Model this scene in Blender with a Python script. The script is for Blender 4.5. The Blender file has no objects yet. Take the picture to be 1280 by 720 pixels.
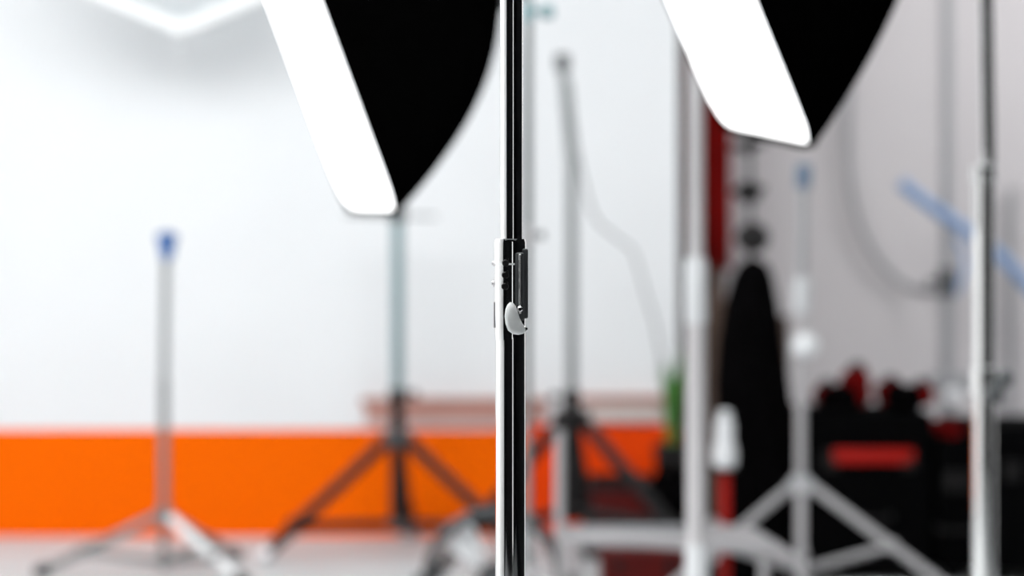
import bpy, bmesh, math, random
from mathutils import Vector, Matrix
random.seed(7)
C = bpy.context.scene
COL = C.collection
F = 2489.0; H = 1.15
def P(x, y, d):
    """a point of the place from a measured position in the photo and its distance"""
    return Vector(((x-640)/F*d, d, H-(y-360)/F*d))

# ---------------------------------------------------------------- materials
def mat(name, col, rough=0.5, metal=0.0, spec=0.5, noise=0.0, nscale=8.0, emit=0.0, bump=0.0, bscale=60.0):
    m = bpy.data.materials.new(name); m.use_nodes = True
    nt = m.node_tree; b = nt.nodes['Principled BSDF']
    b.inputs['Base Color'].default_value = (*col, 1)
    b.inputs['Roughness'].default_value = rough
    b.inputs['Metallic'].default_value = metal
    b.inputs['Specular IOR Level'].default_value = spec
    tc = nt.nodes.new('ShaderNodeTexCoord')
    if noise > 0:
        n = nt.nodes.new('ShaderNodeTexNoise'); n.inputs['Scale'].default_value = nscale; n.inputs['Detail'].default_value = 4
        r = nt.nodes.new('ShaderNodeValToRGB')
        r.color_ramp.elements[0].position = .3; r.color_ramp.elements[1].position = .7
        r.color_ramp.elements[0].color = (*[c*(1-noise) for c in col], 1)
        r.color_ramp.elements[1].color = (*[min(1, c*(1+noise)) for c in col], 1)
        nt.links.new(tc.outputs['Object'], n.inputs['Vector'])
        nt.links.new(n.outputs['Fac'], r.inputs['Fac'])
        nt.links.new(r.outputs['Color'], b.inputs['Base Color'])
    if bump > 0:
        n2 = nt.nodes.new('ShaderNodeTexNoise'); n2.inputs['Scale'].default_value = bscale
        bp = nt.nodes.new('ShaderNodeBump'); bp.inputs['Strength'].default_value = bump; bp.inputs['Distance'].default_value = .01
        nt.links.new(tc.outputs['Object'], n2.inputs['Vector'])
        nt.links.new(n2.outputs['Fac'], bp.inputs['Height'])
        nt.links.new(bp.outputs['Normal'], b.inputs['Normal'])
    if emit > 0:
        b.inputs['Emission Color'].default_value = (*col, 1)
        b.inputs['Emission Strength'].default_value = emit
    return m
M = dict(
    wall=mat('white_wall_paint', (.865, .878, .89), .9, spec=.1, noise=.012, nscale=1.5, bump=.03),
    orange=mat('orange_wall_paint', (1.0, .145, .0), .85, spec=.06, noise=.02, nscale=2, bump=.03),
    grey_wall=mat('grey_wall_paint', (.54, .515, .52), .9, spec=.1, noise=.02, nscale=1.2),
    side_wall=mat('pale_side_wall_paint', (.9, .9, .9), .9, spec=.1, noise=.01),
    charcoal=mat('charcoal_wall_paint', (.012, .012, .013), .95, spec=.05, noise=.1),
    ceiling=mat('ceiling_paint', (.8, .82, .83), .9, spec=.1, noise=.01),
    floor=mat('pale_studio_floor', (.66, .675, .68), .55, spec=.3, noise=.05, nscale=2.5, bump=.02),
    base=mat('pale_baseboard_paint', (.66, .60, .57), .7, noise=.02),
    chrome=mat('polished_chrome', (.93, .93, .92), .045, 1.0, noise=.01, nscale=3),
    satin=mat('satin_steel', (.62, .60, .61), .38, 1.0, noise=.03, nscale=6),
    pale=mat('pale_painted_tube', (.46, .445, .45), .45, .2, noise=.03),
    teal=mat('blue_grey_tube', (.22, .33, .35), .35, .5, noise=.03),
    mid=mat('grey_tube', (.20, .215, .215), .4, .4, noise=.04),
    faint=mat('dull_grey_tube', (.33, .33, .34), .5, .3, noise=.04),
    black=mat('matte_black_metal', (.008, .007, .007), .5, spec=.25, noise=.2),
    soft_black=mat('soft_black_rubber', (.02, .02, .02), .8, spec=.2, noise=.2),
    fabric=mat('black_nylon', (.0004, .0004, .0004), 1, spec=0, noise=.2, nscale=30),
    cloth=mat('black_cloth', (.0022, .002, .0022), 1, spec=.0, noise=.4, nscale=20, bump=.3, bscale=25),
    case=mat('black_case_board', (.002, .002, .0022), .9, spec=.02, noise=.3, nscale=20),
    white=mat('white_plastic', (.82, .83, .84), .4, noise=.01),
    rimw=mat('white_nylon', (.93, .94, .94), .9, spec=.05, noise=.01),
    scrim=mat('grey_white_diffusion_cloth', (.55, .575, .585), .95, spec=.05, noise=.01),
    lamp=mat('glowing_diffuser', (1, 1, 1), .9, spec=0, emit=2.6, noise=.004),
    blue=mat('blue_plastic', (.0, .10, .36), .4, noise=.05),
    blue2=mat('blue_foam_sleeve', (.20, .31, .52), .7, noise=.05),
    slate=mat('slate_blue_plastic', (.10, .15, .22), .5, noise=.05),
    red=mat('red_cloth', (.15, .003, .003), .9, spec=.05, noise=.35, nscale=9, bump=.4, bscale=12),
    dado_shade=mat('shaded_dado_red', (.85, .06, .001), .8, spec=.1, noise=.06, nscale=3),  # redder dado colour, the shade on its right part put into the paint
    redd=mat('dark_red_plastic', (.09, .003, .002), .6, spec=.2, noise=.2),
    redb=mat('bright_red_plastic', (.40, .008, .004), .5, spec=.2, noise=.05),
    wood=mat('reddish_wood', (.42, .17, .12), .6, noise=.12, nscale=10),
    woodp=mat('pinkish_board', (.60, .33, .28), .7, noise=.06, nscale=6),
    palew=mat('pale_board', (.72, .62, .58), .7, noise=.05, nscale=6),
    tan=mat('brown_card', (.10, .062, .045), .8, noise=.1),
    green=mat('green_leaf', (.05, .21, .02), .6, noise=.25, nscale=12),
    gunmetal=mat('dark_grey_paint', (.075, .08, .083), .45, .3, noise=.1),
    joint=mat('light_grey_joint', (.56, .57, .58), .45, noise=.01),
    redr=mat('deep_red_drape', (.20, .006, .005), .9, spec=.05, noise=.2),
    lever=mat('pale_cast_metal', (.88, .9, .89), .45, .0, noise=.05, nscale=120),
)

nt = M['scrim'].node_tree; pb = nt.nodes['Principled BSDF']; tr = nt.nodes.new('ShaderNodeBsdfTranslucent'); tr.inputs[0].default_value = (.93, .96, .97, 1)
mx = nt.nodes.new('ShaderNodeMixShader'); mx.inputs[0].default_value = .82
nt.links.new(pb.outputs[0], mx.inputs[1]); nt.links.new(tr.outputs[0], mx.inputs[2]); nt.links.new(mx.outputs[0], nt.nodes['Material Output'].inputs['Surface'])
# ---------------------------------------------------------------- mesh helpers
def frame(d):
    d = d.normalized(); a = Vector((0, 0, 1)) if abs(d.z) < .9 else Vector((1, 0, 0))
    u = d.cross(a).normalized(); return u, d.cross(u).normalized()
def rod(bm, a, b, r, r2=None, n=24, bev=0.0):
    """solid of revolution from a to b, small chamfer at the ends"""
    r2 = r if r2 is None else r2; d = (b-a).normalized()
    bev = min(bev, (b-a).length*.4, r*.6)
    pts = [(a, 0)] + ([(a, r-bev), (a+d*bev, r)] if bev else [(a, r)]) + ([(b-d*bev, r2), (b, max(r2-bev, 1e-5))] if bev else [(b, r2)]) + [(b, 0)]
    revolve(bm, pts, d, n)
def revolve(bm, pts, d, n=24):
    u, v = frame(d); rings = []
    for c, r in pts:
        if r < 1e-6: rings.append([bm.verts.new(c)])
        else: rings.append([bm.verts.new(c+(u*math.cos(2*math.pi*k/n)+v*math.sin(2*math.pi*k/n))*r) for k in range(n)])
    for A, B in zip(rings, rings[1:]):
        for k in range(n):
            q = [A[k % len(A)], A[(k+1) % len(A)], B[(k+1) % len(B)], B[k % len(B)]]
            w = []
            for z in q:
                if z not in w: w.append(z)
            if len(w) >= 3: bm.faces.new(w)
def lathe(bm, base, prof, n=28):
    revolve(bm, [(base+Vector((0, 0, z)), r) for r, z in prof], Vector((0, 0, 1)), n)
def tube(bm, pts, r, n=12):
    pts = [Vector(p) for p in pts]; N = len(pts); rings = []; u = None
    for i, p in enumerate(pts):
        d = (pts[min(i+1, N-1)]-pts[max(i-1, 0)]).normalized()
        if u is None: u, v = frame(d)
        else:
            u = (u-d*u.dot(d)).normalized(); v = d.cross(u)
        rings.append([bm.verts.new(p+(u*math.cos(2*math.pi*k/n)+v*math.sin(2*math.pi*k/n))*r) for k in range(n)])
    for A, B in zip(rings, rings[1:]):
        for k in range(n): bm.faces.new([A[k], A[(k+1) % n], B[(k+1) % n], B[k]])
    bm.faces.new(rings[0][::-1]); bm.faces.new(rings[-1])
def spline(ctrl, m=10):
    c = [Vector(p) for p in ctrl]; c = [c[0]*2-c[1]]+c+[c[-1]*2-c[-2]]; out = []
    for i in range(1, len(c)-2):
        for k in range(m):
            t = k/m; a, b, d, e = c[i-1:i+3]
            out.append(.5*((2*b)+(d-a)*t+(2*a-5*b+4*d-e)*t*t+(3*b-a-3*d+e)*t**3))
    out.append(c[-2]); return out
def box(bm, lo, hi, bev=0.0, rot=None):
    lo, hi = Vector(lo), Vector(hi); c = (lo+hi)/2; s = hi-lo
    t = bmesh.new(); bmesh.ops.create_cube(t, size=1.0)
    for v in t.verts: v.co = Vector((v.co.x*s.x, v.co.y*s.y, v.co.z*s.z))
    if bev: bmesh.ops.bevel(t, geom=t.edges[:], offset=bev, segments=3, affect='EDGES', profile=.5)
    if rot is not None:
        for v in t.verts: v.co = rot @ v.co
    for v in t.verts: v.co += c
    mp = {v: bm.verts.new(v.co) for v in t.verts}
    for f in t.faces: bm.faces.new([mp[v] for v in f.verts])
    t.free()
def ball(bm, c, rx, ry=None, rz=None, seg=20):
    ry = rx if ry is None else ry; rz = rx if rz is None else rz
    bmesh.ops.create_uvsphere(bm, u_segments=seg, v_segments=seg//2, radius=1, matrix=Matrix.Translation(c) @ Matrix.Diagonal((rx, ry, rz, 1)))
def origin(o):
    v = Vector(o.location)
    while o.parent: o = o.parent; v += o.location
    return v
def obj(name, bm, m, parent=None, loc=None, smooth=True, label=None):
    bmesh.ops.recalc_face_normals(bm, faces=bm.faces[:])
    me = bpy.data.meshes.new(name); o = bpy.data.objects.new(name, me); COL.objects.link(o)
    base = origin(parent) if parent else (Vector(loc) if loc is not None else Vector((0, 0, 0)))
    for v in bm.verts: v.co -= base
    bm.to_mesh(me); bm.free(); me.materials.append(M[m])
    if parent: o.parent = parent
    else: o.location = base
    if smooth:
        for p in me.polygons: p.use_smooth = True
        me.set_sharp_from_angle(angle=math.radians(38))
    if label: o['label'] = label
    return o
def B(): return bmesh.new()
def thing(name, loc, label, cat, group=None):
    o = bpy.data.objects.new(name, None); COL.objects.link(o); o.location = loc; o.empty_display_size = .1
    o['label'] = label; o['category'] = cat
    if group: o['group'] = group
    return o
def tag(o, label, cat, group=None):
    o['label'] = label; o['category'] = cat
    if group: o['group'] = group
    return o
def struct(name, lo, hi, m):
    bm = B(); box(bm, lo, hi); o = obj(name, bm, m, smooth=False); o['kind'] = 'structure'; return o

# ---------------------------------------------------------------- room
XL, XR, YB, YW, YG, ZC = -4.0, 4.6, -3.2, 9.22, 10.4, 3.9
XE = 0.77
struct('floor', (XL-.1, YB-.1, -.1), (XR+.1, YG+.1, 0), 'floor')
struct('ceiling', (XL-.1, YB-.1, ZC), (XR+.1, YG+.1, ZC+.1), 'ceiling')
ZD = H-(537-360)/F*YW
struct('wall_far', (XL, YW, ZD), (XE, YW+.1, ZC), 'wall')
struct('trim_1', (XL, YW-.004, 0), (XE, YW+.1, ZD), 'orange')       # the orange painted dado
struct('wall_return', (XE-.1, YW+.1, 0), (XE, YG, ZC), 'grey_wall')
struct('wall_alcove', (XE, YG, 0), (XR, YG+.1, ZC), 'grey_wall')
struct('wall_left', (XL-.1, -1.0, 0), (XL, YW+.1, ZC), 'side_wall')
struct('wall_left_near', (XL-.1, YB, 0), (XL, -1.0, ZC), 'charcoal')
struct('wall_right', (XR, 6.0, 0), (XR+.1, YG, ZC), 'side_wall')
struct('wall_right_near', (XR, YB, 0), (XR+.1, 6.0, ZC), 'charcoal')
struct('wall_near', (XL, YB-.1, 0), (XR, YB, ZC), 'charcoal')

# ---------------------------------------------------------------- stands
def tripod(root, X, Y, zh, zl, R, angs, m, r_leg=.011, brace_at=.7, foot='soft_black', col_r=.015, light_leg=None, hub_m=None):
    """hub, lower collar, legs (> foot, brace); the lower column down to zl"""
    bm = B(); c = Vector((X, Y, 0)); zf = .012
    rod(bm, c+Vector((0, 0, zh-.03)), c+Vector((0, 0, zh+.03)), col_r*2.0, bev=.006)
    for a in angs:
        d = Vector((math.cos(math.radians(a)), math.sin(math.radians(a)), 0))
        box(bm, c+d*.035+Vector((-.012, -.012, zh-.022)), c+d*.035+Vector((.012, .012, zh+.016)), .003)
    obj('hub', bm, hub_m or m, root)
    bm = B(); rod(bm, c+Vector((0, 0, zl-.018)), c+Vector((0, 0, zl+.018)), col_r*1.7, bev=.005)
    obj('lower_collar', bm, hub_m or m, root)
    bm = B(); rod(bm, c+Vector((0, 0, zl-.03)), c+Vector((0, 0, zh)), col_r)
    obj('lower_pole', bm, m, root)
    for i, a in enumerate(angs):
        d = Vector((math.cos(math.radians(a)), math.sin(math.radians(a)), 0))
        top = c+d*.04+Vector((0, 0, zh-.005)); ft = c+d*R+Vector((0, 0, zf))
        bm = B(); rod(bm, top, ft, r_leg, bev=.002)
        mm = m
        lb = None
        if light_leg is not None and i == light_leg[0]: mm = light_leg[1]; lb = 'leg coloured pale as if catching the light'
        lg = obj('leg', bm, mm, root, label=lb)
        bm = B(); e = (ft-top).normalized(); rod(bm, ft-e*.05, ft+e*.004, r_leg*1.55, bev=.004); obj('foot', bm, foot, lg)
        at = top.lerp(ft, brace_at); bm = B(); rod(bm, c+d*.02+Vector((0, 0, zl)), at, r_leg*.78)
        ball(bm, at, r_leg*1.5, seg=10)
        obj('brace', bm, m, lg)
def section(root, X, Y, z0, z1, r, m, name='pole', x1=None, label=None):
    bm = B(); rod(bm, Vector((X, Y, z0)), Vector((X if x1 is None else x1, Y, z1)), r, n=32, bev=.002); return obj(name, bm, m, root, label=label)
def collar(root, X, Y, z, h, r, m, knob=None, km='soft_black', kr=.016, kl=.05):
    bm = B(); c = Vector((X, Y, z))
    rod(bm, c-Vector((0, 0, h/2)), c+Vector((0, 0, h/2)), r, n=28, bev=.004)
    rod(bm, c-Vector((0, 0, h/2+.004)), c-Vector((0, 0, h/2-.006)), r*1.12, n=28, bev=.002)
    o = obj('collar', bm, m, root)
    if knob is not None:
        d = Vector((math.cos(math.radians(knob)), math.sin(math.radians(knob)), 0)); bm = B()
        rod(bm, c+d*(r*.8), c+d*(r+kl*.45), kr*.4)
        rod(bm, c+d*(r+kl*.4), c+d*(r+kl), kr, n=14, bev=.004)
        obj('knob', bm, km, o)
    return o
def X_(x, d): return (x-640)/F*d
def Z_(y, d): return H-(y-360)/F*d

# --- in-focus chrome stand ------------------------------------------------
D0 = 2.3; X0 = X_(638.3, D0)
S = thing('light_stand', (X0, D0, 0), 'sharp polished chrome stand pole with clamp collar, nearest in the middle', 'stand')
tripod(S, X0, D0, .52, .12, .5, (80, 200, 320), 'chrome', r_leg=.011, col_r=.0177)
section(S, X0, D0, .5, Z_(345, D0), .0177, 'chrome', 'lower_tube')
section(S, X0+.001, D0, Z_(350, D0), 2.3, .0134, 'chrome', 'upper_tube')
zt, zb = Z_(299, D0), Z_(412, D0)
bm = B(); c = Vector((X0-.0006, D0, 0))
revolve(bm, [(c+Vector((0, 0, z)), r) for z, r in ((zb-.012, .0176), (zb-.002, .0182), (zb+.02, .0186), (zb+.022, .0186), (zt-.030, .0186), (zt-.028, .0192), (zt-.004, .0192), (zt, .0182), (zt+.0005, .0128))], Vector((0, 0, 1)), 48)
K = obj('clamp_collar', bm, 'chrome', S); K.data.set_sharp_from_angle(angle=math.radians(15))
def PF(x, y, fwd): return Vector((X_(x, D0), D0-fwd, Z_(y, D0)))
bm = B(); box(bm, PF(646.5, 398, .013), PF(660, 311, -.012), .0022); box(bm, PF(645, 400, .0215), PF(655, 316, .004), .0022)
obj('clamp_plate', bm, 'gunmetal', K, label='dark split plate')
bm = B(); box(bm, PF(648.5, 392, .0235), PF(651.5, 318, .019), .001); obj('plate_edge', bm, 'chrome', K)
for (x, y) in ((632, 329), (631.5, 344), (631, 358)):
    bm = B(); rod(bm, PF(x, y, .012), PF(x, y, .0225), .0040, n=16, bev=.001); rod(bm, PF(x+2.2, y-4.5, .014), PF(x+2.2, y-4.5, .0225), .0013, n=8)
    obj('bolt', bm, 'black', K)
for (y, r) in ((329, .0042), (354, .0052)):
    bm = B(); rod(bm, PF(622, y, 0), PF(616.5, y, 0), r, n=6, bev=.0008); rod(bm, PF(618, y, 0), PF(614.8, y, 0), r*.5, n=12)
    obj('side_nut', bm, 'satin', K)
# teardrop lever: thick, domed plate
out = [(637.5, 377.5), (641, 378), (644.5, 382), (647, 389), (649.5, 397), (653, 404), (657, 409), (657.5, 413), (654, 416.5), (648, 418), (641, 417), (635, 412.5), (631.8, 404), (631, 395), (632, 386), (634.4, 380.5)]
bm = B(); loops = []
ctr = Vector((642, 400))
for sc, fw in ((1.0, .0205), (1.0, .0245), (.90, .0268), (.6, .0285), (.25, .029)):
    loops.append([bm.verts.new(PF(ctr.x+(x-ctr.x)*sc, ctr.y+(y-ctr.y)*sc, fw)) for x, y in out])
for A, Bq in zip(loops, loops[1:]):
    for k in range(len(out)): bm.faces.new([A[k], A[(k+1) % len(out)], Bq[(k+1) % len(out)], Bq[k]])
bm.faces.new(loops[0]); bm.faces.new(loops[-1])
L = obj('lever', bm, 'lever', K, label='pale teardrop locking lever')
bm = B(); rod(bm, PF(650, 386, .016), PF(650, 386, .0275), .0032, n=14, bev=.001); rod(bm, PF(655.5, 411, .014), PF(655.5, 411, .0255), .0036, n=14, bev=.001)
obj('pivot_pin', bm, 'chrome', L)
bm = B(); box(bm, PF(616.8, 410, .006), PF(619.8, 377, -.006), .0012); obj('lever_back', bm, 'satin', L)

# --- stand with blue tip and octagonal diffuser ---------------------------
d = 8.0; x = X_(205, d)
S = thing('light_stand', (x, d, 0), 'thin grey stand topped by a bright blue knob, before the orange band', 'stand')
tripod(S, x, d, Z_(645, d), Z_(701, d), .50, (189, 318, 62), 'mid', r_leg=.018, brace_at=.62, col_r=.017, light_leg=(1, 'rimw'), hub_m='mid')  # light put into the colour of one leg: white instead of grey
section(S, x, d, Z_(650, d), Z_(480, d), .0185, 'mid', 'lower_tube')
section(S, x, d, Z_(484, d), Z_(318, d), .0155, 'mid', 'upper_tube', x1=x+.008)
collar(S, x, d, Z_(482, d), .04, .019, 'mid')
bm = B(); c = Vector((x+.012, d, Z_(306, d)))
revolve(bm, [(c+Vector((0, 0, z)), r) for z, r in ((-.06, .014), (-.056, .024), (0, .032), (.034, .045), (.046, .034), (.054, .0))], Vector((0, 0, 1)), 20)
obj('tip_knob', bm, 'blue', S, label='bright blue top knob')
xo, yo = x+.028, d+.25
R8 = .72; c0 = Vector((xo, yo, Z_(43, yo)+R8))
O = thing('octagonal_diffuser', (x+.012, d, Z_(292, d)), 'pale unlit octagonal diffuser, bottom edge in the top left corner, over the blue-tipped stand', 'diffuser')
def oct_ring(bm, r, y): return [bm.verts.new(c0+Vector((r*math.sin(math.pi*k/4), y, -r*math.cos(math.pi*k/4)))) for k in range(8)]
bm = B(); a = oct_ring(bm, R8*.96, -.01)
bm.faces.new(a)
obj('front_diffuser', bm, 'scrim', O)
bm = B(); rs = [oct_ring(bm, r, y) for r, y in ((R8*.93, -.02), (R8*1.0, -.02), (R8*1.0, .02), (R8*.93, .02))]
for A, Bq in zip(rs, rs[1:]+rs[:1]):
    for k in range(8): bm.faces.new([A[k], A[(k+1) % 8], Bq[(k+1) % 8], Bq[k]])
obj('rim', bm, 'rimw', O, smooth=False)
bm = B()
for k in range(4): tube(bm, [c0+Vector((R8*.97*math.sin(math.pi*k/4+.01), .03, -R8*.97*math.cos(math.pi*k/4))), c0+Vector((-R8*.97*math.sin(math.pi*k/4), .03, R8*.97*math.cos(math.pi*k/4)))], .004, 8)
obj('spokes', bm, 'white', O)
bm = B(); tube(bm, spline([(x+.012, d, Z_(292, d)), (x+.018, d+.06, Z_(200, d)), (xo, d+.14, Z_(70, d)), (xo, yo+.1, Z_(30, d)+.04)]), .0035, 8)
obj('support_rod', bm, 'white', O)

# --- black based stand with blue-grey pole --------------------------------
d = 8.56; x = X_(497, d)
S = thing('light_stand', (x, d, 0), 'wide black tripod stand with blue-grey pole, below the left softbox', 'stand')
tripod(S, x, d, Z_(548, d), Z_(655, d), .585, (195, 347, 88), 'black', r_leg=.027, brace_at=.74, foot='satin', col_r=.032, hub_m='gunmetal')
section(S, x, d, Z_(560, d), Z_(492, d), .031, 'black', 'lower_tube')
section(S, x, d, Z_(496, d), Z_(276, d), .026, 'teal', 'upper_tube', label='blue-grey upper tube')
collar(S, x, d, Z_(493, d), .05, .036, 'black', 0)
bm = B(); rod(bm, Vector((x, d, Z_(277, d))), Vector((x, d, Z_(258, d))), .034, n=20, bev=.006); obj('top_collar', bm, 'black', S)
bm = B(); rod(bm, P(432, 268, d), P(545, 271, d), .0055); obj('cross_bar', bm, 'mid', S)

# --- stand with dark leaning tip ------------------------------------------
d = 7.9; x = X_(714.5, d)
S = thing('light_stand', (x, d, 0), 'grey stand with dark leaning tip and black legs, right of the chrome pole', 'stand')
tripod(S, x, d, Z_(522, d), Z_(640, d), .62, (205, 337, 80), 'black', r_leg=.026, brace_at=.66, col_r=.037, hub_m='black')
section(S, x, d, Z_(530, d), Z_(494, d), .033, 'black', 'lower_tube')
section(S, x, d, Z_(498, d), Z_(196, d), .021, 'mid', 'upper_tube')
collar(S, x, d, Z_(496, d), .05, .034, 'black', 180)
bm = B(); rod(bm, P(713, 200, d), P(704, 84, d), .019, bev=.003); obj('leaning_rod', bm, 'mid', S)
bm = B(); rod(bm, P(704, 88, d), P(702.5, 68, d), .030, bev=.006); rod(bm, P(697, 76, d), P(712, 78, d), .012, bev=.003); obj('tip_clamp', bm, 'gunmetal', S, label='dark tip clamp')
bm = B(); tube(bm, spline([P(712, 100, d-.05), P(722, 190, d), P(742, 268, d+.3), P(772, 298, d+.6), P(792, 316, d+.8), P(808, 370, d+1), P(822, 420, d+1.1), P(836, 520, d+1.2), P(842, 600, d+1.22)]), .0055, 8)
tag(obj('cable', bm, 'mid'), 'thin grey cable drooping across the white wall from the leaning-tip stand', 'cable')

# --- pale stand that carries the left softbox -----------------------------
d = 5.45; xs = X_(660, d)
S = thing('light_stand', (xs, d, 0), 'pale blurred stand close behind the right edge of the sharp chrome pole', 'stand')
tripod(S, xs, d, .36, .1, .5, (100, 220, 340), 'satin', r_leg=.011, col_r=.015)
section(S, xs, d, .34, Z_(292, d), .0100, 'mid', 'lower_tube')
section(S, xs, d, Z_(298, d), 2.30, .0120, 'mid', 'upper_tube')
collar(S, xs, d, Z_(294, d), .05, .016, 'pale', 0, 'mid', .012, .03)
collar(S, xs, d, Z_(14, d), .05, .016, 'teal', 10, 'teal', .02, .055)

# ---------------------------------------------------------------- softboxes
def softbox(N0, F0, u, Dp, label, post, name='softbox', ring=.09, c1=.75, c2=.32):
    """N0, F0: bottom corners of the face, u: the long edge going up"""
    w = F0-N0; back = u.cross(w).normalized()
    if back.x < 0: back = -back
    ctr = N0+u/2+w/2
    R = thing(name, ctr, label, 'softbox', 'lit rectangular softboxes')
    hu, hw = u.length/2, w.length/2; uu, ww = u.normalized(), w.normalized()
    def cross(t, NS=64):
        a, b, cc = (1-t)**2, 2*t*(1-t), t*t
        k = a+b*(1-c2); dep = Dp*(b*c1+cc)
        su, sw = hu*k+ring*cc, hw*k+ring*cc
        e = 14*(1-t)**1.4+2.0; pts = []
        for i in range(NS):
            th = 2*math.pi*(i+.5)/NS; cs, sn = math.cos(th), math.sin(th)
            f = (abs(cs)**e+abs(sn)**e)**(-1/e)
            pts.append(ctr+back*dep+uu*su*sn*f+ww*sw*cs*f)
        return pts
    bm = B(); L = [[bm.verts.new(p) for p in cross(i/22)] for i in range(23)]
    for A, Q in zip(L, L[1:]):
        for k in range(64): bm.faces.new([A[k], A[(k+1) % 64], Q[(k+1) % 64], Q[k]])
    sh = obj('black_shell', bm, 'fabric', R, label='black fabric back of the softbox')
    md = sh.modifiers.new('thickness', 'SOLIDIFY'); md.thickness = .004; md.offset = 0
    # slim black rim round the front
    rim = cross(0)
    bm = B(); cc = [[bm.verts.new(p+(p-ctr)*s+back*q) for p in rim] for s, q in ((-.012, -.012), (.006, -.012), (.006, .006), (-.012, .006))]
    for A, Q in zip(cc, cc[1:]+cc[:1]):
        for k in range(64): bm.faces.new([A[k], A[(k+1) % 64], Q[(k+1) % 64], Q[k]])
    obj('rim', bm, 'fabric', R)
    # glowing front cloth, slightly domed
    bm = B(); L = []
    for s, q in ((.985, .008), (.985, .0), (.93, -.012), (.8, -.022), (.5, -.034), (.2, -.04)):
        L.append([bm.verts.new(ctr+(p-ctr)*s+back*q) for p in rim])
    for A, Q in zip(L, L[1:]):
        for k in range(64): bm.faces.new([A[k], A[(k+1) % 64], Q[(k+1) % 64], Q[k]])
    bm.faces.new(L[-1]); bm.faces.new(L[0])
    obj('front_diffuser', bm, 'lamp', R, label='glowing white front cloth')
    ap = ctr+back*Dp
    bm = B(); rod(bm, ap-back*.02, ap+back*.03, ring*1.12, n=36, bev=.006); obj('speed_ring', bm, 'gunmetal', R)
    bm = B(); rod(bm, ap+back*.03, ap+back*.16, .062, n=32, bev=.012); rod(bm, ap+back*.16, ap+back*.19, .05, n=32, bev=.008)
    fh = obj('flash_head', bm, 'black', R)
    bm = B(); mid_ = ap+back*.1; tube(bm, [mid_, mid_+Vector((0, 0, -.09))*.9, post], .013); obj('mounting_arm', bm, 'black', fh)
    return R, back
N0 = P(504, 266, 4.6); F0 = P(438, 264, 5.15)
softbox(N0, F0, Vector((-.307, -.122, .846)), .47, 'lit softbox at left, white strip face and black curved back, left of the chrome pole', Vector((xs, 5.45, 2.28)))
N0 = P(1026, 186, 4.2); F0 = P(905, 160, 4.7)

# --- chrome stand at the right edge, carries the right softbox ------------
d = 4.75; xr = X_(1230, d)
S = thing('light_stand', (xr, d, 0), 'tall chrome stand with dark clamp knob, by the right edge of the photo', 'stand')
tripod(S, xr, d, .33, .1, .5, (95, 215, 335), 'chrome', r_leg=.011, col_r=.024)
section(S, xr, d, .3, Z_(214, d), .0260, 'chrome', 'lower_tube')
section(S, xr+.012, d, Z_(220, d), 2.55, .0170, 'chrome', 'upper_tube', x1=xr-.004)
collar(S, xr, d, Z_(216, d), .035, .0300, 'chrome')
cl = collar(S, xr, d, Z_(474, d), .06, .0330, 'chrome')
bm = B(); tube(bm, [P(1238, 492, d-.03), P(1246, 488, d-.045), P(1252, 480, d-.05), P(1258, 472, d-.05)], .014, 12)
ball(bm, P(1257, 473, d-.05), .021); box(bm, P(1238, 505, d-.045), P(1248, 482, d), .003)
obj('clamp_lever', bm, 'gunmetal', cl, label='dark clamp lever')
softbox(N0, F0, Vector((-.39, -.228, .86)), .60, 'lit softbox at right, broad white face and black back, left of the tall edge stand', Vector((xr-.004, 4.75, 2.52)), c1=.66, c2=.34)

# --- thick pale stand at 870 ----------------------------------------------
d = 5.15; x = X_(870.5, d)
S = thing('light_stand', (x, d, 0), 'thick pale grey stand in front of the red drape and green leaves', 'stand')
tripod(S, x, d, .30, .1, .45, (60, 180, 300), 'pale', r_leg=.012, col_r=.022)
section(S, x, d, .28, Z_(325, d), .0265, 'pale', 'lower_tube')
section(S, x, d, Z_(330, d), 1.92, .0215, 'pale', 'upper_tube')
bm = B(); c = Vector((x, d, 0))
revolve(bm, [(c+Vector((0, 0, z)), r) for z, r in ((Z_(405, d), .0267), (Z_(402, d), .030), (Z_(330, d), .030), (Z_(322, d), .026), (Z_(322, d)+.001, .021))], Vector((0, 0, 1)), 32)
obj('sleeve', bm, 'joint', S, label='white joint sleeve')
bm = B(); rod(bm, P(871, 735, d), P(871, 680, d), .031, bev=.004); obj('lower_sleeve', bm, 'joint', S)

# --- silver stand with bright knobs (1003) --------------------------------
d = 6.9; x = X_(1001, d)
S = thing('light_stand', (x, d, 0), 'silver tripod stand with two bright knobs and slate cap, before the black cases', 'stand')
tripod(S, x, d, Z_(606, d), Z_(711, d), .70, (336, 203, 262), 'pale', r_leg=.016, brace_at=.42, col_r=.0175, hub_m='joint')
section(S, x, d, Z_(612, d), Z_(430, d), .0178, 'pale', 'lower_tube')
section(S, x, d, Z_(436, d), Z_(345, d), .0200, 'pale', 'middle_tube', x1=x+.004)
section(S, x+.004, d, Z_(350, d), Z_(232, d), .0165, 'faint', 'upper_tube', x1=x+.010)
bm = B(); rod(bm, P(1004, 236, d), P(1005, 205, d), .027, n=20, bev=.008); rod(bm, P(997, 222, d-.02), P(1013, 220, d-.02), .013); obj('top_cap', bm, 'slate', S, label='slate blue cap')
collar(S, x+.003, d, Z_(368, d), .12, .030, 'joint')
c = collar(S, x, d, Z_(432, d), .06, .032, 'joint')
bm = B(); ball(bm, P(1008, 432, d-.03), .044, .03, .042); rod(bm, P(1010, 432, d), P(1024, 428, d), .014, bev=.004); obj('knob', bm, 'white', c, label='bright round knob')

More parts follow.
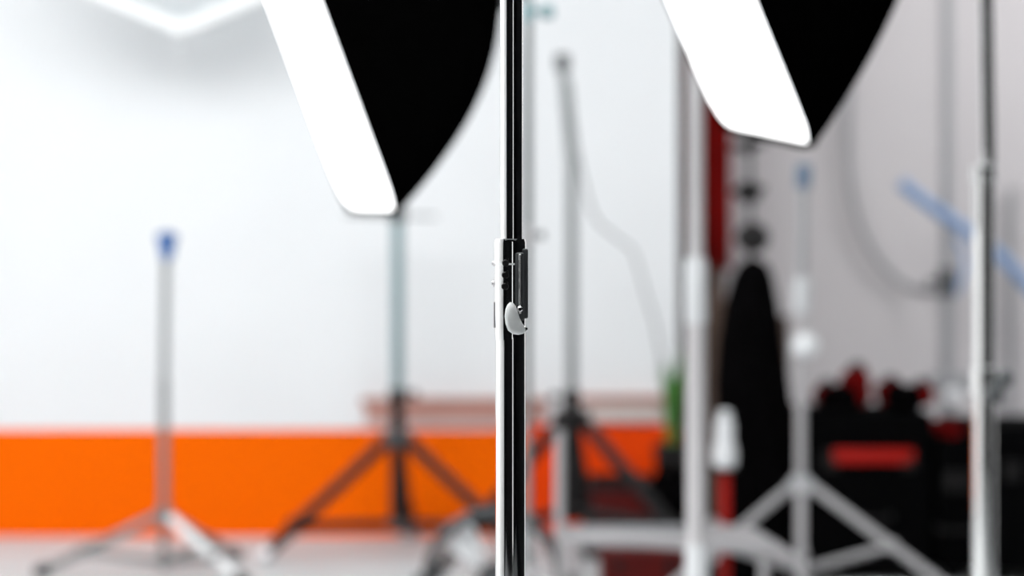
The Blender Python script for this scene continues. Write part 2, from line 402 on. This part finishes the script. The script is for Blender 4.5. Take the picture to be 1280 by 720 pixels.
# ---------------------------------------------------------------- low steel frame
d = 6.2
S = thing('rolling_frame', (X_(785, d), d, 0), 'pale tubular rolling frame low behind the thick pale stand', 'frame')
def T(pts, r, name, m='pale', parent=S, n=12): bm = B(); tube(bm, pts, r, n); return obj(name, bm, m, parent)
T(spline([P(700, 660, d), P(709, 671, d), P(735, 673, d), P(800, 674, d), P(868, 678, d), P(960, 684, d)], 8), .026, 'front_rail')
T([P(700, 538, d), P(699, 668, d)], .015, 'upright')
T(spline([P(703, 665, d), P(711, 664, d+.35), P(722, 662, d+.7)], 6), .018, 'side_rail')
T([P(880, 662, d+.7), P(940, 668, d+.3), P(990, 700, d)], .022, 'side_rail')
for (xx, dd) in ((704, d), (955, d), (722, d+.7), (880, d+.7)):
    zc = Z_(674 if dd == d else 662, dd)
    lg = T([(X_(xx, dd), dd, zc), (X_(xx, dd), dd, .07)], .015, 'leg')
    bm = B(); rod(bm, Vector((X_(xx, dd)-.014, dd, .036)), Vector((X_(xx, dd)+.014, dd, .036)), .036, n=24, bev=.004)
    box(bm, (X_(xx, dd)-.02, dd-.014, .04), (X_(xx, dd)+.02, dd+.014, .085), .003); obj('caster', bm, 'soft_black', lg)
T([P(722, 662, d+.7), P(880, 662, d+.7)], .016, 'rear_rail', 'faint')

# low dark red tool box under the frame
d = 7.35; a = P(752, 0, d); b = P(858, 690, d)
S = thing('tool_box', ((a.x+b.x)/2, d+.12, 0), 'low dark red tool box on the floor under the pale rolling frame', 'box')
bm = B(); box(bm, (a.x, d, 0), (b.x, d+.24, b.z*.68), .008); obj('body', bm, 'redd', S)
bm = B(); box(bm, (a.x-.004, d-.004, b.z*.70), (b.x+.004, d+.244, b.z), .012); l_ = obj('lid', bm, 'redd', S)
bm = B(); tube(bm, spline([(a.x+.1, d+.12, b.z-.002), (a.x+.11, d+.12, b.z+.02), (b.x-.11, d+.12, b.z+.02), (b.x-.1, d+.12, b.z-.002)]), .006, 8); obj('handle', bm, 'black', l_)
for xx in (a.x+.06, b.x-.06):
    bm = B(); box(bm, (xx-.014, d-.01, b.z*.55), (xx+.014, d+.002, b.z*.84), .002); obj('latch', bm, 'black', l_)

# ---------------------------------------------------------------- round floor fan
d = 6.35; c = P(618, 724, d); fr = 84/F*d
S = thing('floor_fan', (c.x, c.y, 0), 'round floor fan with dark grey rim, low behind the chrome pole', 'fan')
ax = Vector((.06, -1, .10)).normalized(); fu, fv = frame(ax)
bm = B()
for (rr, th, q) in ((fr, .017, 0), (fr*.99, .015, .07)):
    tube(bm, [c-ax*q+(fu*math.cos(2*math.pi*k/56)+fv*math.sin(2*math.pi*k/56))*rr for k in range(57)], th, 12)
obj('rim', bm, 'gunmetal', S)
for k in range(3):
    a = 2*math.pi*k/3+.2; bm = B(); rod(bm, c-ax*.08, c-ax*.07+(fu*math.cos(a)+fv*math.sin(a))*fr, .006); obj('spoke', bm, 'gunmetal', S)
bm = B(); rod(bm, c-ax*.12, c+ax*.015, fr*.24, n=30, bev=.012); obj('motor_hub', bm, 'gunmetal', S)
for k in range(5):
    a = 2*math.pi*k/5+.35; bm = B(); vv = []
    for (t, wdt, tw) in ((.28, .10, .5), (.5, .2, .38), (.75, .27, .28), (.9, .22, .22)):
        rdir = fu*math.cos(a)+fv*math.sin(a); tdir = ax.cross(rdir)
        for s in (-1, 1):
            for e in (0, .004): vv.append(bm.verts.new(c-ax*(.05-e)+rdir*fr*t+(tdir*math.cos(tw)+ax*math.sin(tw))*s*wdt*fr))
    for i in range(3):
        b0 = i*4; f_ = lambda *q: bm.faces.new([vv[b0+z] for z in q])
        f_(0, 2, 6, 4); f_(1, 5, 7, 3); f_(0, 4, 5, 1); f_(2, 3, 7, 6)
    bm.faces.new([vv[0], vv[1], vv[3], vv[2]]); bm.faces.new([vv[12], vv[14], vv[15], vv[13]])
    obj('blade', bm, 'white', S)
for k in range(24):
    if k % 2: continue
    a = 2*math.pi*k/24; rdir = fu*math.cos(a)+fv*math.sin(a); bm = B(); tube(bm, [c+ax*.02+rdir*fr*.2, c+ax*.03+rdir*fr*.6, c+ax*.0+rdir*fr], .0022, 6)
    obj('guard_wire', bm, 'gunmetal', S)
bm = B()
tube(bm, spline([(c.x-fr-.035, d, c.z), (c.x-fr-.03, d, .12), (c.x-fr+.02, d-.02, .018), (c.x, d-.05, .018), (c.x+fr-.02, d-.02, .018), (c.x+fr+.03, d, .12), (c.x+fr+.035, d, c.z)]), .014, 12)
tube(bm, [(c.x-.14, d-.1, .013), (c.x-.14, d+.2, .013)], .013); tube(bm, [(c.x+.14, d-.1, .013), (c.x+.14, d+.2, .013)], .013)
rod(bm, Vector((c.x-fr-.04, d, c.z)), Vector((c.x-fr+.01, d, c.z)), .018); rod(bm, Vector((c.x+fr-.01, d, c.z)), Vector((c.x+fr+.04, d, c.z)), .018)
obj('foot_bracket', bm, 'gunmetal', S)

# ---------------------------------------------------------------- ledges, panel and box for the dado shade, at the far wall
def ledge(x0, x1, label, m1, m2, y0=499, y1=527):
    d = YW-.02; a = P(x0, y1, d); b = P(x1, y0, d)
    S = thing('wall_ledge', ((a.x+b.x)/2, YW, a.z), label, 'ledge')
    bm = B(); box(bm, (a.x, YW-.07, b.z-.026), (b.x, YW, b.z+.004), .004); obj('top_board', bm, m1, S)
    bm = B(); box(bm, (a.x+.02, YW-.05, a.z), (b.x-.02, YW, b.z-.026), .004); obj('face_board', bm, m2, S)
ledge(452, 684, 'reddish wall ledge above the orange band, crossed by the chrome pole', 'wood', 'woodp')
ledge(726, 832, 'short pale ledge with brown top, between leaning-tip stand and green leaves', 'wood', 'palew', 496, 527)
bm = B(); a = P(657, 667, YW-.03); b = P(846, 531, YW-.03); box(bm, (a.x, YW-.045, .005), (b.x, YW-.018, b.z), .004)  # added panel, carries the shade of the right dado as redder colour
tag(obj('dado_shade_panel', bm, 'dado_shade', loc=((a.x+b.x)/2, YW-.03, 0)), 'red-orange panel standing in for the shaded dado right of the chrome pole', 'shade_panel')
# dark red box added for the dado's deepest shade; rim, ribs, hollow inside
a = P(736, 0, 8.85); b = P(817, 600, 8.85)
S = thing('shade_crate', ((a.x+b.x)/2, 8.9, 0), 'dark red box standing in for the deep shade on the dado below the pale ledge', 'shade_crate')
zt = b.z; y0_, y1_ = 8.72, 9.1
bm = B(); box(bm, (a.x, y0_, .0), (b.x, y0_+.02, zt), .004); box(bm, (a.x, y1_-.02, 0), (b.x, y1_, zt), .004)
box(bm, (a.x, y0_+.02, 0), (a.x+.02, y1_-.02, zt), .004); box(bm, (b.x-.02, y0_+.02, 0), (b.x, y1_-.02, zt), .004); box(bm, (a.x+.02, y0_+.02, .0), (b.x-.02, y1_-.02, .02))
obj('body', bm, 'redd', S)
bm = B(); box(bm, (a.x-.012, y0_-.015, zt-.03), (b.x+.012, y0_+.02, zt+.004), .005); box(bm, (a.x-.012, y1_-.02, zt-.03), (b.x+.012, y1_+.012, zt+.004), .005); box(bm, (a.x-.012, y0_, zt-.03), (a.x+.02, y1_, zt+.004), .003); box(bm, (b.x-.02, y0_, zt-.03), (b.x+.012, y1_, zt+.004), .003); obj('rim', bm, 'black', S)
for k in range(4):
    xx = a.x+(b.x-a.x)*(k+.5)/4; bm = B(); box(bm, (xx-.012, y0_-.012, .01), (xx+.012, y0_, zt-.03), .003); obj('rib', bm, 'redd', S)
# black bag of gear leaning by the shade box
def bag(name, c, rx, ry, rz, m, label, cat, seed, group=None, handle=True, amp=.14):
    S = thing(name, (c.x, c.y, c.z-rz), label, cat, group); rnd = random.Random(seed)
    bm = B(); bmesh.ops.create_icosphere(bm, subdivisions=4, radius=1)
    ph = [(rnd.uniform(2, 7), rnd.uniform(0, 6), Vector((rnd.uniform(-1, 1), rnd.uniform(-1, 1), rnd.uniform(-1, 1))).normalized()) for _ in range(7)]
    for v in bm.verts:
        p = v.co.copy(); k = 1+sum(math.sin(f*q.dot(p)*1.6+o_) for f, o_, q in ph)*amp/3
        e = 3.0; n_ = (abs(p.x)**e+abs(p.y)**e+abs(p.z)**e)**(-1/e)
        p = p*n_*k; v.co = Vector((c.x+p.x*rx, c.y+p.y*ry, c.z+max(p.z, -1)*rz))
    obj('body', bm, m, S)
    if handle:
        bm = B(); tube(bm, spline([c+Vector((-rx*.4, -ry*.3, rz*.8)), c+Vector((-rx*.25, -ry*.4, rz*1.25)), c+Vector((rx*.25, -ry*.4, rz*1.22)), c+Vector((rx*.4, -ry*.3, rz*.8))]), .012, 8); obj('handle', bm, 'black', S)
    return S
d = 8.35
c = Vector((X_(842, d), d, .20)); bag('gear_bag', c, .09, .12, .20, 'cloth', 'black gear bag on the floor beside the dark red shade box', 'bag', 3)

# ---------------------------------------------------------------- potted plant
d = 9.0; x = X_(842, d); x = .715
S = thing('potted_plant', (x, d-.05, 0), 'green upright leaves in a black pot, left of the thick pale stand', 'plant')
yb = d-.05
bm = B(); lathe(bm, Vector((x, yb, 0)), [(0, 0), (.055, 0), (.06, .01), (.075, .42), (.082, .42), (.082, .45), (.07, .45), (.066, .40), (0, .40)]); obj('pot', bm, 'black', S)
rnd = random.Random(4)
for k in range(13):
    a = rnd.uniform(0, 6.28); hgt = rnd.uniform(.32, .50); ln = rnd.uniform(.01, .055); w_ = rnd.uniform(.014, .022); bm = B(); vs = []
    dx, dy = math.cos(a), math.sin(a)
    for i in range(9):
        t = i/8; ww_ = w_*math.sin(math.pi*min(1, .12+t*.88))**.7+.0005
        cp = Vector((x+dx*ln*(.3+t*t*1.1), yb+dy*ln*(.3+t*t*1.1), .40+hgt*t))
        sd = Vector((-dy, dx, 0))
        vs.append((bm.verts.new(cp-sd*ww_), bm.verts.new(cp+Vector((dx, dy, 0))*.004), bm.verts.new(cp+sd*ww_)))
    for p_, q_ in zip(vs, vs[1:]):
        bm.faces.new([p_[0], p_[1], q_[1], q_[0]]); bm.faces.new([p_[1], p_[2], q_[2], q_[1]])
    o = obj('leaf', bm, 'green', S); md = o.modifiers.new('t', 'SOLIDIFY'); md.thickness = .002

# ---------------------------------------------------------------- red drape, dark post
d = 9.75
def drape(name, x0, x1, z0, z1, dd, m, label, folds, amp, seed):
    bm = B(); n = 60; mz = 14; rnd = random.Random(seed); g = []
    for j in range(mz+1):
        t = j/mz; row = []
        for i in range(n+1):
            s = i/n; row.append(bm.verts.new((x0+(x1-x0)*s, dd+amp*math.sin(folds*2*math.pi*s+.4*math.sin(3*t))*(.6+.4*t), z1+(z0-z1)*t+(.01*math.sin(folds*6.28*s) if j == mz else 0))))
        g.append(row)
    for j in range(mz):
        for i in range(n): bm.faces.new([g[j][i], g[j][i+1], g[j+1][i+1], g[j+1][i]])
    o = obj(name, bm, m, loc=((x0+x1)/2, dd, z0)); md = o.modifiers.new('t', 'SOLIDIFY'); md.thickness = .006
    return tag(o, label, 'curtain')
drape('red_drape', X_(851, d), X_(912, d), Z_(335, d), ZC, d, 'redr', 'narrow red drape hanging behind the upper half of the thick pale stand', 3, .03, 1)
bm = B(); xx = X_(849, 9.55); box(bm, (xx-.017, 9.52, 0), (xx+.017, 9.56, ZC), .004)
tag(obj('corner_post', bm, 'black', loc=(xx, 9.54, 0)), 'slim black post along the left edge of the red drape', 'post')
# dim grey-brown panel below the drape
bm = B(); box(bm, (X_(852, 9.9), 9.9, 0), (X_(905, 9.9), 9.94, Z_(332, 9.9)), .006)
tag(obj('storage_panel', bm, 'tan', loc=(X_(878, 9.9), 9.92, 0)), 'dark brown panel standing under the red drape', 'panel')

# ---------------------------------------------------------------- black stand hung with gear
d = 7.9; x = X_(938, d)
S = thing('light_stand', (x, d, 0), 'black stand with dark round clamps, behind the draped black cover', 'stand')
tripod(S, x, d, .25, .1, .15, (30, 150, 270), 'black', col_r=.014)
section(S, x, d, .22, Z_(165, d), .010, 'gunmetal', 'pole')
for (px, py, rr, hh) in ((935, 184, .028, .05), (936, 240, .052, .075), (941, 297, .068, .10)):
    bm = B(); ball(bm, P(px, py, d-.03), rr, rr*.8, hh*.62); rod(bm, P(px-22, py, d-.02), P(px+20, py-4, d-.02), .014, bev=.003)
    obj('clamp', bm, 'black', S)
# draped black cover: lathe with folds
d = 7.75; x = X_(940, d); bm = B(); n = 72
prof = [(322, 4, 941), (330, 18, 942), (345, 25, 941), (380, 33, 939), (430, 39, 938), (480, 44, 940), (540, 46, 944), (600, 48, 948), (655, 50, 950), (719, 50, 950)]
rings = []
zmin = .004
for i, (py, hw_, cx) in enumerate(prof):
    z = max(Z_(py, d), zmin); k = min(1, i/6)
    rings.append([bm.verts.new((X_(cx, d)+math.cos(2*math.pi*j/n)*hw_/F*d*(1+.09*k*math.sin(9*2*math.pi*j/n+i*.25)), d+math.sin(2*math.pi*j/n)*.11*min(1, .25+i*.2)*(1+.09*k*math.sin(9*2*math.pi*j/n)), z)) for j in range(n)])
rings.append([bm.verts.new((v.co.x, v.co.y, zmin)) for v in rings[-1]])
for A, Q in zip(rings, rings[1:]):
    for j in range(n): bm.faces.new([A[j], A[(j+1) % n], Q[(j+1) % n], Q[j]])
bm.faces.new(rings[0]); bm.faces.new(rings[-1])
bmesh.ops.remove_doubles(bm, verts=bm.verts[:], dist=1e-5)
tag(obj('equipment_cover', bm, 'cloth', loc=(x, d, 0)), 'tall black cloth cover draped over gear, between the two pale stands', 'cover')
# brown card tube
bm = B(); dd = 8.1; a = P(977, 478, dd); a.z = 0; c = Vector((X_(975, dd), dd, 0))
lathe(bm, c, [(0, 0), (.036, 0), (.036, Z_(395, dd)), (.030, Z_(395, dd)), (.030, Z_(395, dd)-.03), (0, Z_(395, dd)-.03)])
tag(obj('card_tube', bm, 'tan', loc=c), 'dull brown card tube standing right of the black cover', 'tube')
# white jug on red post
dd = 6.85; c = P(906, 586, dd)
S = thing('red_post', (c.x, dd, 0), 'short red post under the white bottle', 'post')
bm = B(); rod(bm, Vector((c.x, dd, .02)), Vector((c.x, dd, c.z-.008)), .018, bev=.003); obj('post', bm, 'redb', S)
bm = B(); lathe(bm, Vector((c.x, dd, 0)), [(0, 0), (.09, 0), (.09, .012), (.03, .03), (0, .03)]); obj('base', bm, 'black', S)
bm = B(); rod(bm, Vector((c.x, dd, c.z-.008)), Vector((c.x, dd, c.z)), .045, bev=.002); obj('top_plate', bm, 'black', S)
S = thing('white_bottle', c, 'small white waisted bottle standing on the red post', 'bottle')
bm = B(); lathe(bm, c, [(0, 0), (.025, 0), (.039, .012), (.042, .05), (.037, .085), (.029, .10), (.032, .125), (.032, .15), (.027, .172), (0, .176)]); obj('body', bm, 'white', S)
bm = B(); lathe(bm, c+Vector((0, 0, .176)), [(0, 0), (.022, 0), (.022, .022), (.018, .025), (0, .025)]); obj('cap', bm, 'white', S)

# ---------------------------------------------------------------- black cases with red things
def case(x0, x1, ytop, dd, depth, label, strip=None):
    a, b = X_(x0, dd), X_(x1, dd); zt = Z_(ytop, dd); S = thing('equipment_case', ((a+b)/2, dd+depth/2, 0), label, 'case', 'black cases')
    bm = B(); box(bm, (a+.006, dd+.006, .05), (b-.006, dd+depth-.006, zt*.72), .006); obj('body', bm, 'case', S)
    bm = B(); box(bm, (a+.006, dd+.006, zt*.72+.006), (b-.006, dd+depth-.006, zt), .006); l = obj('lid', bm, 'case', S)
    for xx in (a+.1, b-.1):
        bm = B(); box(bm, (xx-.03, dd-.006, zt*.72-.04), (xx+.03, dd+.006, zt*.72+.04), .003); rod(bm, Vector((xx-.02, dd-.01, zt*.72)), Vector((xx+.02, dd-.01, zt*.72)), .006); obj('latch', bm, 'black', l)
    bm = B(); tube(bm, spline([((a+b)/2-.08, dd+.004, zt*.4), ((a+b)/2-.07, dd-.03, zt*.4-.01), ((a+b)/2+.07, dd-.03, zt*.4-.01), ((a+b)/2+.08, dd+.004, zt*.4)]), .009, 8); obj('handle', bm, 'black', S)
    for xx in (a+.06, b-.06):
        for yy in (dd+.08, dd+depth-.08):
            bm = B(); rod(bm, Vector((xx-.014, yy, .026)), Vector((xx+.014, yy, .026)), .026, n=20, bev=.003); box(bm, (xx-.02, yy-.015, .03), (xx+.02, yy+.015, .052), .002); obj('caster', bm, 'black', S)
    if strip:
        x0_, x1_, ya, yb_ = strip; bm = B(); box(bm, (X_(x0_, dd), dd-.012, Z_(yb_, dd)), (X_(x1_, dd), dd+.008, Z_(ya, dd)), .004); obj('front_strip', bm, 'redb', S, label='bright red strip')
    return S
case(1006, 1168, 516, 7.75, .62, 'large black case with a red strip, behind the silver tripod stand', (1041, 1142, 561, 579))
case(1173, 1223, 552, 7.75, .6, 'narrow low black case between the red-striped case and the edge stand')
case(1234, 1420, 533, 7.7, .7, 'black case cut off by the right edge of the photo')
dd = 8.14
zt = Z_(516, 7.75)
specs = [(1032, 15, 28, 'red', 'small red bag, leftmost on the red-striped case'), (1070, 19, 46, 'red', 'tallest red bag on the red-striped case'),
         (1112, 17, 32, 'red', 'round red bag in the middle of the row on the red-striped case'), (1150, 15, 28, 'red', 'small red bag, rightmost on the red-striped case')]
for i, (px, hw_, ht, m, lb) in enumerate(specs):
    rz = ht/F*dd/2; c = Vector((X_(px, dd), dd, zt+rz*1.05)); bag('red_bag', c, hw_/F*dd, .08, rz, m, lb, 'bag', 20+i, 'red bags on the black cases')
for i, (px, ht, lb) in enumerate([(1048, 32, 'black cloth bundle left of the tallest red bag'), (1130, 34, 'black cloth bundle between the two right red bags on the striped case')]):
    rz = ht/F*7.85/2; c = Vector((X_(px, 7.87), 7.87, zt+rz*1.05)); bag('cloth_bundle', c, 21/F*7.86, .055, rz, 'cloth', lb, 'cloth', 40+i, None, False)
zt2 = Z_(552, 7.75); rz = 22/F*8/2
bag('red_bag', Vector((1.737, 8.0, zt2+rz*1.05)), .062, .12, rz, 'red', 'flat red bag on the narrow low case', 'bag', 31, 'red bags on the black cases')

# ---------------------------------------------------------------- alcove: grey pole, blue tube, hanging cable
d = 9.5; x = X_(1184, d)
S = thing('backdrop_pole', (x, d, 0), 'dull grey pole with dark knuckle, behind the blue tube', 'pole')
section(S, x, d, .02, Z_(350, d), .034, 'faint', 'lower_tube')
section(S, x, d, Z_(352, d), 3.2, .028, 'faint', 'upper_tube')
collar(S, x, d, Z_(352, d), .13, .042, 'gunmetal', 180, 'gunmetal', .02, .05)
bm = B(); lathe(bm, Vector((x, d, 0)), [(0, 0), (.16, 0), (.16, .015), (.05, .04), (.04, .08), (0, .08)]); obj('base', bm, 'gunmetal', S)
bm = B(); box(bm, P(1168, 492, d-.08), P(1206, 466, d+.08), .01); obj('bracket_box', bm, 'faint', S)
bm = B(); ball(bm, P(1192, 494, d-.1), .045, .03, .035); obj('bracket_knob', bm, 'white', S, label='pale knob')
d = 9.43
bm = B(); tube(bm, spline([P(1126, 228, d), P(1150, 248, d), P(1190, 276, d), P(1225, 300, d), P(1262, 332, d), P(1330, 408, d), P(1440, 530, d), P(1548, 651, d)]), .030, 14)
tag(obj('blue_tube', bm, 'blue2', loc=P(1126, 228, d)), 'slanting blue foam-sleeved tube crossing behind the edge stand', 'tube')
bm = B(); tube(bm, spline([P(1196, 366, 9.34), P(1203, 345, 9.35), P(1206, 325, 9.37), P(1196, 296, 9.385)]), .012, 8)
tag(obj('blue_strap', bm, 'blue2', loc=P(1196, 366, 9.34)), 'short blue strap hanging from the slanting blue tube', 'strap')
d = YG-.06
bm = B(); tube(bm, spline([P(1066, 20, d), P(1060, 120, d), P(1060, 200, d), P(1072, 270, d), P(1098, 325, d), P(1135, 358, d), P(1176, 362, d-.2), P(1186, 352, 9.6)]), .020, 10)
tag(obj('cable', bm, 'faint', loc=P(1098, 325, d)), 'thick dim cable curving down the grey alcove wall left of the blue tube', 'cable')
bm = B(); rod(bm, Vector((X_(1264, d), d, 0)), Vector((X_(1264, d), d, Z_(235, d))), .022); 
tag(obj('wall_pipe', bm, 'faint', loc=(X_(1264, d), d, 0)), 'faint grey pipe on the alcove wall right of the edge stand', 'pipe')

# ---------------------------------------------------------------- lights: unseen fills added overhead, slim window strip behind mirrored in the chrome
def area(name, loc, target, sx, sy, power, col=(1, 1, 1)):
    l = bpy.data.lights.new(name, 'AREA'); l.shape = 'RECTANGLE'; l.size = sx; l.size_y = sy; l.energy = power; l.color = col
    o = bpy.data.objects.new(name, l); COL.objects.link(o); o.location = loc
    o.rotation_euler = (Vector(target)-Vector(loc)).to_track_quat('-Z', 'Y').to_euler(); return o
area('wall_fill', (-.9, 3.4, 3.85), (-.8, 8.6, 1.1), 4.4, 2.4, 375, (.975, .99, 1))  # added unseen fill, brightens the far wall and floor
area('left_fill', (-2.4, 2.4, 3.8), (-4, 2.4, .9), 1.0, 6.0, 165)  # added unseen fill, whitens the left wall that the chrome mirrors
area('alcove_fill', (3.5, 8.8, 3.85), (3.5, 9.9, 1.2), 2.0, .8, 70, (.98, .98, 1))  # added unseen fill, lifts the grey alcove wall
area('strip_lamp', (1.55, -3.0, 1.5), (1.0, 0, 1.3), .5, 2.8, 5)
w = bpy.data.worlds.new('world'); C.world = w; w.use_nodes = True
w.node_tree.nodes['Background'].inputs[0].default_value = (.9, .95, 1, 1); w.node_tree.nodes['Background'].inputs[1].default_value = .3

# ---------------------------------------------------------------- camera
cam = bpy.data.cameras.new('camera'); co = bpy.data.objects.new('camera', cam); COL.objects.link(co)
co.location = (0, 0, H); co.rotation_euler = (math.pi/2, 0, 0)
cam.sensor_width = 36; cam.lens = F*36/1280; cam.clip_start = .05
cam.dof.use_dof = True; cam.dof.focus_distance = D0-.02; cam.dof.aperture_fstop = 2.15
C.camera = co
v = C.view_settings; v.view_transform = 'Standard'; v.look = 'None'; v.gamma = 1; v.exposure = 0.07; v.use_curve_mapping = False
C.cycles.use_denoising = True
